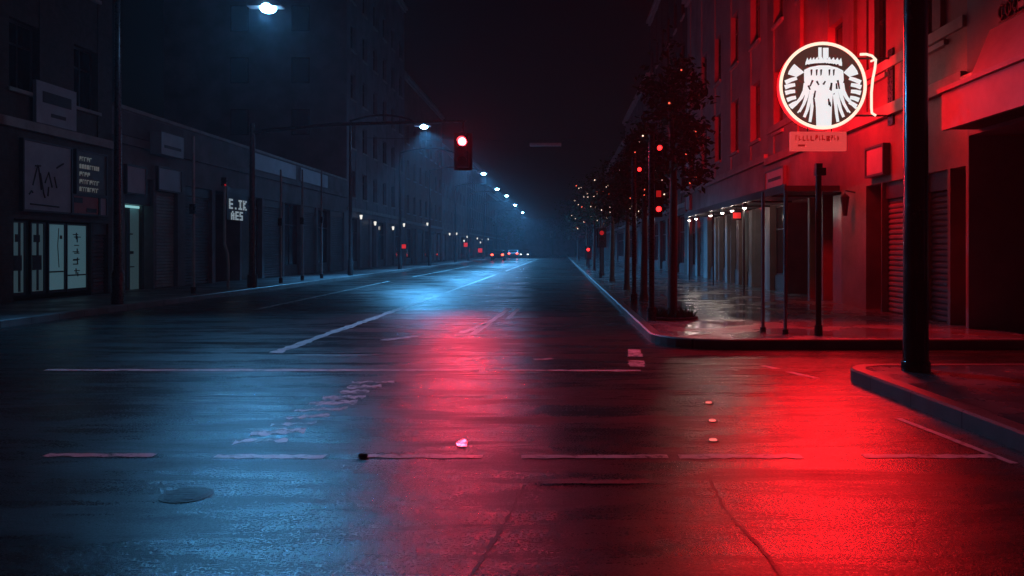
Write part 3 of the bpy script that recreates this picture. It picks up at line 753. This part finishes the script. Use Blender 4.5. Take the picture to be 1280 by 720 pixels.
# signs on the cafe wall
t = board('square_sign','small red lit square sign above the black doorway',17.02,17.95,3.15,3.72,'board_pink',XR,-1,.12)
t = board('name_board','small red panel board left of the black doors above the canopy end',24.7,26.8,3.5,4.05,'board_pink',XR,-1,.1)
MB().box(XR-.108,XR-.101,25.0,26.5,3.72,3.82).build('lettering','ink',t)
t = thing('wall_lamp','small unlit wall lantern on the red pillar','lantern',(XR-.1,18.95,2.6))
MB().tube([(XR-.01,18.95,2.85),(XR-.25,18.95,2.9),(XR-.25,18.95,2.8)],.02,6).build('bracket','black',t)
MB().tube([(XR-.25,18.95,2.3),(XR-.25,18.95,2.75),(XR-.25,18.95,2.82)],[.05,.11,.02],8).build('shade','black',t)

R2 = building('office_building','pale rendered building with tall shop pilasters under the lit canopy','building',XR,-1,27.0,44,15,10,'render_pale',4.6,3.5,(1.4,2.1),5,
  [(27.4,28.7,'dark'),(29.3,30.6,'glass'),(31.2,32.8,'glass'),(33.5,35.2,'glass'),(36,38,'glass'),(39,40.8,'shutter_dark'),(41.4,43.4,'glass')],gh=3.3,pane='glass')
MB().box(XR+.22,XR+.3,29.45,30.5,1.0,3.1).build('display','lit_cyan',R2)
t = thing('lit_window_sign','tall pale lit panel on the pale building front','sign',(XR-.1,44,5))
MB().box(XR-.10,XR-.004,42.6,43.9,3.7,6.6).build('panel','board',t); MB().box(XR-.13,XR-.003,42.5,42.6,3.6,6.7).box(XR-.13,XR-.003,43.9,44.0,3.6,6.7).build('frame','frame',t)
building('apartment_building','dark brick house behind the kerb trees, third on the right','building',XR,-1,44,62,19,10,'brick_dark',4,3.3,(1.2,1.8),6,[(45,48,'glass'),(49,52,'shutter_dark'),(53,56,'glass'),(57,61,'glass')])
building('apartment_building','grey concrete house farther along the right kerb trees','building',XR,-1,62,86,15,10,'concrete_dark',4,3.3,(1.2,1.8),7,[(63,68,'glass'),(70,74,'shutter_dark'),(76,84,'glass')])
building('apartment_building','dark house near the far end of the right side','building',XR,-1,86,125,13,10,'brick_dark',4,3.3,(1.2,1.8),10,[(88,98,'glass'),(102,112,'glass')])
building('apartment_building','farthest dark house on the right side','building',XR,-1,125,205,12,10,'concrete_dark',4,3.3,(1.2,1.8),16,[(130,150,'glass')])
t = thing('end_building','low dark block closing the far end of the street','building',(-2,222,0))
MB().box(-40,36,219,232,0,9.5).build('wall','concrete_dark',t)
MB().box(-41,37,218.5,232.5,9.5,10.0).build('roof','trim_dark',t)
for k in range(9):
    x=-34+k*8
    f=MB().box(x-.9,x+.9,218.9,218.98,4.5,6.6).build('window','frame',t); MB().box(x-.8,x+.8,218.87,218.895,4.6,6.5).build('pane','glass',f)

# canopy with downlights
t = thing('canopy','long flat dark canopy over the right pavement with small lights beneath','canopy',(5.6,28,2.9))
MB().box(5.65,6.99,20.0,36,2.96,3.10).build('roof','black',t)
MB().box(5.6,5.647,19.95,36.05,2.93,3.14).build('fascia','black',t)
for y in (20.3,25,30,35.6):
    MB().tube([(5.75,y,.146),(5.75,y,2.96)],.03,8).build('post','black',t)
for k in range(6):
    y=21.5+k*2.5; MB().box(5.68,6.95,y-.03,y+.03,2.91,2.959).build('rib','black',t)
proto=None
for (y) in (24.8,26.6,28.2,30.4,33.6,35.4):
    if proto is None:
        q = thing('downlight','small round downlight glowing under the canopy','downlight',(5.72,y,2.9),'downlights under the right canopy')
        MB().tube([(5.72,y,2.94),(5.72,y,2.80)],.07,12).build('housing','galv',q)
        MB().ball((5.72,y,2.79),.06,10,7,.7).build('bulb','lit_warm',q); proto=q
        lamp('bulb_light',q,(5.72,y,2.72),(1,.85,.75),15,.05)
    else: q=copy_tree(proto,None,(5.72,y,2.9))
    q['label']=['nearest','second nearest','third nearest','fourth nearest','second farthest','farthest'][[24.8,26.6,28.2,30.4,33.6,35.4].index(y)]+' round downlight glowing under the dark canopy'
t = thing('red_hanging_sign','tiny red lit sign hanging under the canopy','sign',(5.75,26.0,2.6))
MB().box(5.6,5.9,26.0,26.06,2.45,2.75).build('box','black',t); MB().box(5.63,5.87,25.985,25.998,2.52,2.7).build('panel','lit_red_sign',t)
MB().tube([(5.75,26.03,2.75),(5.75,26.03,2.93)],.012,6).build('rod','black',t)
# pale pilasters in front of the glass
for k,(y,m) in enumerate(((28.95,'render_pale'),(31.0,'render_warm'),(33.15,'render_pale'),(35.6,'render_pale'))):
    MB().box(XR-.12,XR-.002,y-.22,y+.22,.15,2.92).build('pilaster',m,R2)

# ------------------------------------------------------------------ the round neon sign
CX,CY,CZ,RR = 5.5,16.8,4.93,.915
t = thing('round_neon_sign','round white lit emblem sign in a glowing ring with a side handle','sign',(CX,CY,CZ))
def disc(r, n=64): return [(CX+r*math.cos(2*PI*k/n),CZ+r*math.sin(2*PI*k/n)) for k in range(n)]
MB().prism(disc(RR*.93),'y',CY-.06,CY+.06).build('face','neon_dark',t)
rg = MB().tube([(x,CY-.07,z) for x,z in disc(RR*.965)]+[(CX+RR*.965,CY-.07,CZ)],.034,8,False); rg.build('ring_tube','neon_ring',t)
# drum behind
vs=[];fs=[]; n=64
for k in range(n):
    a=2*PI*k/n
    for (rr,yy) in ((RR*.931,CY-.05),(RR*.985,CY-.05),(RR*.985,CY+.16),(RR*.931,CY+.16)): vs.append((CX+rr*math.cos(a),yy,CZ+rr*math.sin(a)))
for k in range(n):
    for j in range(4): fs.append((k*4+j,k*4+(j+1)%4,((k+1)%n)*4+(j+1)%4,((k+1)%n)*4+j))
MB().add(vs,fs).build('rim','neon_rim',t)
YF = CY-.062
def E(u,v): return (CX+u*RR, CZ+v*RR)
em = MB()
def poly(pts, mb=em, d=.022): mb.prism([E(*p) for p in pts],'y',YF,YF-d)
def stroke(pts, w0, w1=None, mb=em, d=.02):
    w1 = w1 if w1 is not None else w0; n=len(pts); Lp=[];Rp=[]
    for i,p in enumerate(pts):
        a=Vector(pts[max(i-1,0)]); b=Vector(pts[min(i+1,n-1)]); dd=(b-a).normalized(); nn=Vector((-dd.y,dd.x)); w=w0+(w1-w0)*i/(n-1)
        q=Vector(p); Lp.append(tuple(q+nn*w/2)); Rp.append(tuple(q-nn*w/2))
    for i in range(n-1): mb.prism([E(*x) for x in (Lp[i],Lp[i+1],Rp[i+1],Rp[i])],'y',YF-.001*i,YF-d-.0007*i)
# crown: two upright bars over a toothed band
poly([(-.105,.62),(-.105,.87),(-.035,.87),(-.035,.62)]); poly([(0,.62),(0,.86),(.12,.86),(.12,.62)],d=.024)
band=[(-.40,.47)]
xs=[-.40,-.36,-.33,-.28,-.26,-.21,-.19,-.13,-.11,-.04,.0,.06,.09,.15,.18,.24,.27,.33,.36,.41,.43]
for k,x in enumerate(xs): band.append((x,(.56 if k in (0,len(xs)-1) else (.67 if k%2 else .60))-.10*abs(x)))
band+=[(.43,.45),(.2,.50),(0,.52),(-.2,.51)]
poly(band)
# draped centre: arch on top, widening to strands
poly([(-.43,.36),(-.30,.42),(-.1,.46),(.12,.46),(.32,.41),(.46,.34),(.47,.12),(.42,-.05),(.34,-.12),(.22,-.2),(.2,-.5),(.19,-.93),(-.15,-.93),(-.16,-.5),(-.2,-.2),(-.30,-.12),(-.40,-.02),(-.43,.12)],d=.018)
for sg in (1,-1):
    o=.02
    for (pts,w0,w1) in [([(.41,.05),(.44,-.12),(.52,-.28),(.64,-.42),(.74,-.52)],.10,.05),([(.36,-.05),(.40,-.25),(.46,-.42),(.56,-.60)],.09,.05),([(.28,-.12),(.33,-.35),(.38,-.55),(.45,-.72)],.08,.06),
                        ([(.24,-.2),(.27,-.45),(.29,-.65),(.32,-.83)],.07,.06),([(.40,-.3),(.50,-.5),(.60,-.62)],.05,.03)]:
        stroke([(sg*x+o,y) for x,y in pts],w0,w1)
    # fans and ribs at the sides
    poly([(sg*.45+o,.30),(sg*.66,.49),(sg*.72,.42),(sg*.78,.33),(sg*.80,.26),(sg*.60,.20)][::sg])
    for k,(a,b,y0,y1) in enumerate([(.60,.86,.17,.07),(.64,.87,.02,-.04),(.64,.86,-.13,-.17),(.62,.82,-.27,-.33),(.60,.76,-.38,-.48)]):
        stroke([(sg*a,y0),(sg*(a+b)/2,(y0+y1)/2+.01),(sg*b,y1)],.075,.10)
em.build('emblem','neon_white',t)
dk = MB()
YF = CY-.0815
for x in (-.27,-.15,-.05,.14,.24): poly([(x-.02,.36),(x+.025,.37),(x+.012,.24),(x-.012,.22)],dk,.006)
for pts in ([(-.15,.10),(-.10,.01)],[(.0,.02),(.05,.10)],[(-.21,-.28),(-.18,-.12)],[(-.2,-.45),(-.22,-.28)],[(.16,-.1),(.19,.06)],[(.19,.06),(.18,-.12)],[(.14,-.45),(.12,-.3)],[(.14,-.38),(.17,-.48)],[(-.34,.0),(-.30,-.1)],[(.33,.12),(.37,-.08)],[(.31,-.08),(.30,.05)],[(-.24,.12),(-.3,-.02)]):
    stroke(pts,.045,.03,dk,.005)
for x in (-.36,-.29,-.24,-.17,-.1,.04,.1,.16,.2,.26,.33): poly([(x-.022,.43-.12*abs(x)+.05),(x+.024,.435-.12*abs(x)+.05),(x+.02,.47-.1*abs(x)+.05),(x-.02,.47-.1*abs(x)+.05)],dk,.006)
dk.build('emblem_shading','neon_mark',t)
# neon handle at its side and brackets to the wall
h = [(.86,.72),(1.0,.725),(1.13,.69),(1.22,.60),(1.20,.40),(1.15,.15),(1.12,-.15),(1.12,-.5),(1.13,-.62),(1.22,-.68)]
MB().tube([(CX+u*RR,CY-.04,CZ+v*RR) for u,v in h],.028,8).build('handle_tube','neon_ring',t)
MB().tube([(CX+1.2*RR,CY-.04,CZ+.6*RR),(CX+1.1*RR,CY-.04,CZ+.56*RR)],.02,6).build('handle_hook','neon_ring',t)
MB().tube([(CX+.7*RR,CY+.08,CZ+.66*RR),(XR,CY+.08,CZ+.66*RR)],.02,8).tube([(CX+.7*RR,CY+.08,CZ-.66*RR),(XR,CY+.08,CZ-.66*RR)],.02,8).build('bracket','steel',t)
MB().box(XR-.04,XR-.003,CY-.06,CY+.2,CZ-.8,CZ+.8).build('wall_plate','steel',t)
RED=(1.0,.006,.012)
lamp('neon_light',t,(CX-.35,CY-.75,CZ),RED,2000,1.0,100,.4,(3.2,8,0))
lamp('neon_back_light',t,(CX-.45,CY+1.3,CZ+.1),RED,700,.3,168,.5,(CX+1,CY+1.7,CZ))
lamp('neon_back_light',t,(CX-.6,CY+.5,CZ),RED,6000,.3,60,.8,(XR,CY+7.5,CZ+1.0))
lamp('neon_spill',t,(CX-.3,CY-.6,CZ),RED,32,.4)
# plate under it
t = thing('name_plate_sign','red lit rectangular plate with faint lettering hung under the round emblem','sign',(CX,CY,3.6))
x0,x1,z0,z1 = CX-.67,CX+.5,CZ-1.36,CZ-.93
MB().box(x0,x1,CY-.05,CY+.05,z0,z1-.03).build('plate','plate_red',t)
g=MB(); random.seed(21)
x=x0+.1
while x<x1-.15:
    w=random.uniform(.03,.09); z=z0+.2+random.uniform(0,.02); g.box(x,x+w*.35,CY-.058,CY-.051,z,z+.11).box(x+w*.35,x+w,CY-.0575,CY-.051,z+random.choice((0,.04,.085)),z+.025+random.choice((.0,.085))); x+=w+.025
lamp('plate_light',t,(CX-.1,CY-.35,CZ-1.15),RED,420,.5,100,.5,(2.2,9,0))
g.box(x0+.15,x0+.3,CY-.058,CY-.051,z0+.09,z0+.13).build('lettering','plate_ink',t)
MB().tube([(CX-.3,CY,z1-.03),(CX-.3,CY,CZ-.85)],.012,6).tube([(CX+.2,CY,z1-.03),(CX+.2,CY,CZ-.88)],.012,6).build('hanger','steel',t)

# ------------------------------------------------------------------ posts on the right
X,Y = 3.98,8.95
t = thing('lamp_column','thick glossy black lamp column in front on the right corner pavement','post',(X,Y,.15))
MB().tube([(X,Y,.14),(X,Y,.5),(X,Y,.52),(X,Y,8.5)],[.137,.137,.132,.118],28).build('shaft','gloss',t)
MB().tube([(X,Y,.1465),(X,Y,.24),(X,Y,.26)],[.155,.155,.14],28).build('base_ring','gloss',t)
MB().box(X-.05,X+.05,Y-.142,Y-.128,.6,1.15).build('hatch','gloss',t)
MB().tube([(X,Y,8.3),(X-.6,Y,8.9),(X-1.8,Y,9.1)],[.08,.06,.05],10).build('arm','steel',t)
MB().prism([(X-2.4,9.05),(X-2.2,9.2),(X-1.75,9.18),(X-1.75,9.05)],'y',Y-.15,Y+.15).build('head','galv',t)
X,Y = 4.12,12.75
t = thing('sign_post','stout black post with a small box head on the right pavement','post',(X,Y,.15))
MB().tube([(X,Y,.14),(X,Y,2.8)],.046,14).build('pole','black',t)
MB().tube([(X,Y,.1465),(X,Y,.3)],.065,14).build('base','black',t)
MB().box(X-.055,X+.10,Y-.07,Y+.06,2.68,2.80).box(X-.05,X+.05,Y-.05,Y+.05,2.803,2.87).build('box_head','black',t)
for X,Y,H,lab in ((3.62,12.85,2.45,'slim red lit pole beside the stout black post'),(3.35,13.2,2.45,'slimmest pole at the front of the right pavement, left of the red lit one')):
    t = thing('slim_pole',lab,'post',(X,Y,.15))
    MB().tube([(X,Y,.14),(X,Y,H)],.028,10).build('pole','galv',t)
    MB().tube([(X,Y,.1465),(X,Y,.22)],.05,10).build('base','steel',t)

# ------------------------------------------------------------------ kerb trees with fairy lights
def make_tree(name,label,x,y,H,R,zc,trunk_r,seed,nl,group,leafmat='leafA',leaf=.075):
    random.seed(seed)
    t = thing(name,label,'tree',(x,y,.15),group)
    tr = MB(); tips=[]
    top=(x+random.uniform(-.1,.1),y+random.uniform(-.1,.1),H*.82)
    tr.tube([(x,y,.1),(x,y,.35),(x+.02,y,zc*.6),(x+.03,y+.02,zc),top],[trunk_r*1.5,trunk_r,trunk_r*.85,trunk_r*.7,trunk_r*.2],10)
    nb = 11
    for k in range(nb):
        z=zc*.92+(H*.75-zc)*k/nb; a=k*2.4+random.uniform(-.4,.4); l=R*random.uniform(.7,1.1)*(1-.35*abs(k/nb-.4))
        e=Vector((x+math.cos(a)*l,y+math.sin(a)*l,z+l*random.uniform(.6,1.2))); m=Vector((x,y,z)).lerp(e,.5)+Vector((0,0,-.08))
        tr.tube([(x+.02,y,z),m,e],[trunk_r*.3,trunk_r*.2,.012],6); tips+= [tuple(e),tuple(m.lerp(e,.5))]
        for q in range(3):
            u=random.uniform(.4,.95); s=Vector((x,y,z)).lerp(e,u); a2=a+random.uniform(-1.3,1.3); l2=R*random.uniform(.3,.6)
            e2=s+Vector((math.cos(a2)*l2,math.sin(a2)*l2,l2*random.uniform(.3,1.2))); tr.tube([s,s.lerp(e2,.5)+Vector((0,0,.03)),e2],[.016,.012,.006],5,False); tips.append(tuple(e2))
    tips.append(top); tr.build('trunk','bark',t)
    cr=MB(); vs=[];fs=[]
    for k in range(nl):
        c=Vector(random.choice(tips)); g=Vector((random.gauss(0,1),random.gauss(0,1),random.gauss(0,1)))*.20*(R/.8)
        p=c+g; a=Vector((random.gauss(0,1),random.gauss(0,1),random.gauss(0,.6))).normalized(); b=a.cross(Vector((random.gauss(0,1),random.gauss(0,1),random.gauss(0,1)))).normalized()
        s=leaf*random.uniform(.6,1.3); o=len(vs); vs+=[p-a*s,p+b*s*.45,p+a*s,p-b*s*.45]; fs.append((o,o+1,o+2,o+3))
    cr.add(vs,fs).build('crown',leafmat,t)
    return t,tips
def fairy(label,x,y,tips,seed,n,red,size=.018):
    random.seed(seed); t=thing('fairy_lights',label,'fairy lights',(x,y,2),'strings of fairy lights in the kerb trees')
    pts=sorted(random.sample(tips,min(n,len(tips))),key=lambda p:p[2]); w=MB()
    path=[]
    for p in pts:
        # bulbs hang on the camera-side outline of the crown
        q=(x+(p[0]-x)*1.05,y+(p[1]-y)*1.05,p[2]-.05); path.append(q)
    w.tube(path,.006,4); w.build('cable','black',t)
    for k,q in enumerate(path):
        MB().ball(q,size*random.uniform(.7,1.2),7,5).build('bulb','fairy_red' if random.random()<red else 'fairy',t)
TR = [(2.2,15.7,6.6,.52,2.9,.10,31,.85,'kerb tree nearest the corner on the right, planted in a small bed'),(2.25,21.5,6.0,.55,2.6,.10,32,.4,'second kerb tree behind the corner tree'),(2.25,27,5.6,.6,2.5,.10,33,.3,'third kerb tree along the right'),
      (2.2,34,5.8,.7,2.8,.11,34,.2,'fourth kerb tree along the right'),(2.2,42,6,.75,2.8,.11,35,.3,'fifth kerb tree along the right'),(2.2,52,7.2,1,2.8,.11,36,.3,'sixth kerb tree along the right'),(2.2,66,7.5,1.1,2.8,.12,37,.3,'farthest kerb tree along the right')]
for (x,y,H,R,zc,tr_,sd,red,lab) in TR:
    t,tips=make_tree('street_tree',lab,x,y,H,R,zc,tr_,sd,2600,'small street trees along the right kerb')
    fairy('string of small bulbs in the '+lab.split(' on the')[0].split(' along')[0].split(' behind')[0],x,y,tips,sd+50,16 if y<60 else 12,red,.009+y*.0006)
# planting bed of the first tree
random.seed(5); g=MB(); vs=[];fs=[]
for k in range(260):
    a=random.uniform(0,6.28); q=.42*math.sqrt(random.random()); x=2.2+q*math.cos(a); y=15.7+q*.9*math.sin(a); h=random.uniform(.08,.26); b=random.uniform(0,6.28); w=.02
    o=len(vs); vs+=[(x-w*math.cos(b),y-w*math.sin(b),.18),(x+w*math.cos(b),y+w*math.sin(b),.18),(x+random.uniform(-.12,.12),y+random.uniform(-.12,.12),.18+h)]; fs.append((o,o+1,o+2))
t=thing('tree_bed','low round planting bed with grass tufts around the corner tree','planting bed',(2.2,15.7,.15))
MB().prism(arc(2.2,15.7,.5,0,2*PI,28)[:-1],'z',.14,.19).build('soil','soil',t)
tt=MB().add(vs,fs).build('tufts','leafA',t)
# trees at the far end
for k,(x,y,H,R,sd,lab) in enumerate([(-9.6,150,9,2.2,61,'bare dark tree in the mist at the far left kerb'),(2.5,110,9,2.0,62,'tall dark tree near the far end of the right kerb'),(3.0,160,11,2.8,63,'broad dark tree closing the right side of the street'),(-2.0,214,11,3.2,64,'dark tree at the end of the street before the low block')]):
    make_tree('far_tree',lab,x,y,H,R,2.6,.16,sd,1500,None,'leafA',.16)

# ------------------------------------------------------------------ cars far down the street
def car(label,x,y,paint,facing):
    t=thing('car',label,'car',(x,y,0))
    f=facing # +1 drives away (rear towards us)
    def Yp(v): return y+f*v
    prof=[(-2.1,.35),(-2.15,.75),(-2.05,.98),(-1.75,1.02),(-1.25,1.42),(.3,1.45),(1.0,1.0),(2.0,.85),(2.12,.6),(2.1,.35)]
    MB().prism([(Yp(a),b_) for a,b_ in prof],'x',x-.86,x+.86).build('body',paint,t,.06)
    MB().prism([(Yp(-1.79),1.04),(Yp(-1.30),1.38),(Yp(-1.33),1.40),(Yp(-1.83),1.06)],'x',x-.68,x+.68).build('rear_window','glass',t)
    for sx in (-1,1):
        MB().prism([(Yp(-1.4),1.03),(Yp(-1.1),1.36),(Yp(.2),1.39),(Yp(.8),1.02)],'x',x+sx*.861,x+sx*.868).build('side_window','glass',t)
        MB().box(x+sx*.55,x+sx*.84,Yp(-2.2),Yp(-2.12),.72,.9).build('tail_light','tail',t)
        MB().box(x+sx*.5,x+sx*.8,Yp(2.05),Yp(2.16),.55,.7).build('headlight','head' if f<0 else 'sig_off',t)
        for yy in (-1.3,1.35):
            w=MB().tube([(x+sx*.72,Yp(yy),.32),(x+sx*.88,Yp(yy),.32)],.32,16).build('wheel','rubber',t)
            MB().tube([(x+sx*.88,Yp(yy),.32),(x+sx*.89,Yp(yy),.32)],.19,12).build('rim','galv',w)
car('dark car with red tail lights, nearest of the cars far down the street',-8.3,108,'carpaint',1)
car('maroon car with red tail lights behind the dark one, hugging the left kerb',-9.3,122,'carpaint_red',1)
car('grey car with red tail lights farthest down the left lane',-8.1,140,'carpaint_grey',1)
car('oncoming car with white headlights far down the street',-6.6,150,'carpaint',-1)

# cable-hung unlit lamp high over the road
t = thing('cable_lamp','long unlit lamp bar hung on a cable high across the street','street lamp',(-1.3,58,9))
MB().box(-2.2,.1,57.8,58.2,9.0,9.22).build('housing','galv',t,.03)
MB().tube([(XL,58,9.6),(-7,58,9.45),(-1.3,58,9.4),(XR,58,9.6)],.015,6).tube([(-1.9,58,9.22),(-1.9,58,9.4)],.012,6).tube([(-.3,58,9.22),(-.3,58,9.4)],.012,6).build('cable','black',t)

# ------------------------------------------------------------------ haze
hz = MB().box(-75,75,-16,236,-1.1,30).build('haze','earth')
hz.data.materials.clear()
m = bpy.data.materials.new('night_mist'); m.use_nodes=True; nt=m.node_tree
for n_ in list(nt.nodes):
    if n_.type!='OUTPUT_MATERIAL': nt.nodes.remove(n_)
out=[n_ for n_ in nt.nodes if n_.type=='OUTPUT_MATERIAL'][0]
pv=nt.nodes.new('ShaderNodeVolumePrincipled'); pv.inputs['Color'].default_value=(.82,.88,1,1); pv.inputs['Density'].default_value=.0008; pv.inputs['Anisotropy'].default_value=.5
nt.links.new(pv.outputs[0],out.inputs['Volume']); hz.data.materials.append(m); hz['kind']='stuff'

# ------------------------------------------------------------------ sky, moonlight, camera
W=bpy.data.worlds.new('World'); S.world=W; W.use_nodes=True; nt=W.node_tree
bg=nt.nodes['Background']; sk=nt.nodes.new('ShaderNodeTexSky'); sk.sky_type='NISHITA'; sk.sun_disc=False
sk.sun_elevation=math.radians(35); sk.sun_rotation=math.radians(200); sk.ozone_density=4
nt.links.new(sk.outputs[0],bg.inputs[0]); bg.inputs[1].default_value=.00035
sl=bpy.data.lights.new('moon','SUN'); sl.energy=.002; sl.angle=math.radians(.5); sl.color=(.8,.88,1)
so=bpy.data.objects.new('moon',sl); C.objects.link(so); so.rotation_euler=(math.radians(55),0,math.radians(-20+180))

cd=bpy.data.cameras.new('camera'); cam=bpy.data.objects.new('camera',cd); C.objects.link(cam)
cam.location=(0,0,1.5); cam.rotation_euler=(PI/2,0,0)
cd.sensor_width=36; cd.lens=36*1000/1280; cd.shift_x=-60/1280; cd.shift_y=-48/1280; cd.clip_end=2000; cd.clip_start=.05
S.camera=cam
S.view_settings.view_transform='Standard'; S.view_settings.look='None'; S.view_settings.exposure=-.15; S.view_settings.gamma=1
S.view_settings.use_curve_mapping=False
cy=S.cycles
cy.use_denoising=True
cy.sample_clamp_indirect=2.0; cy.sample_clamp_direct=0
cy.max_bounces=6; cy.diffuse_bounces=2; cy.glossy_bounces=3; cy.volume_bounces=1
cy.caustics_reflective=False; cy.caustics_refractive=False
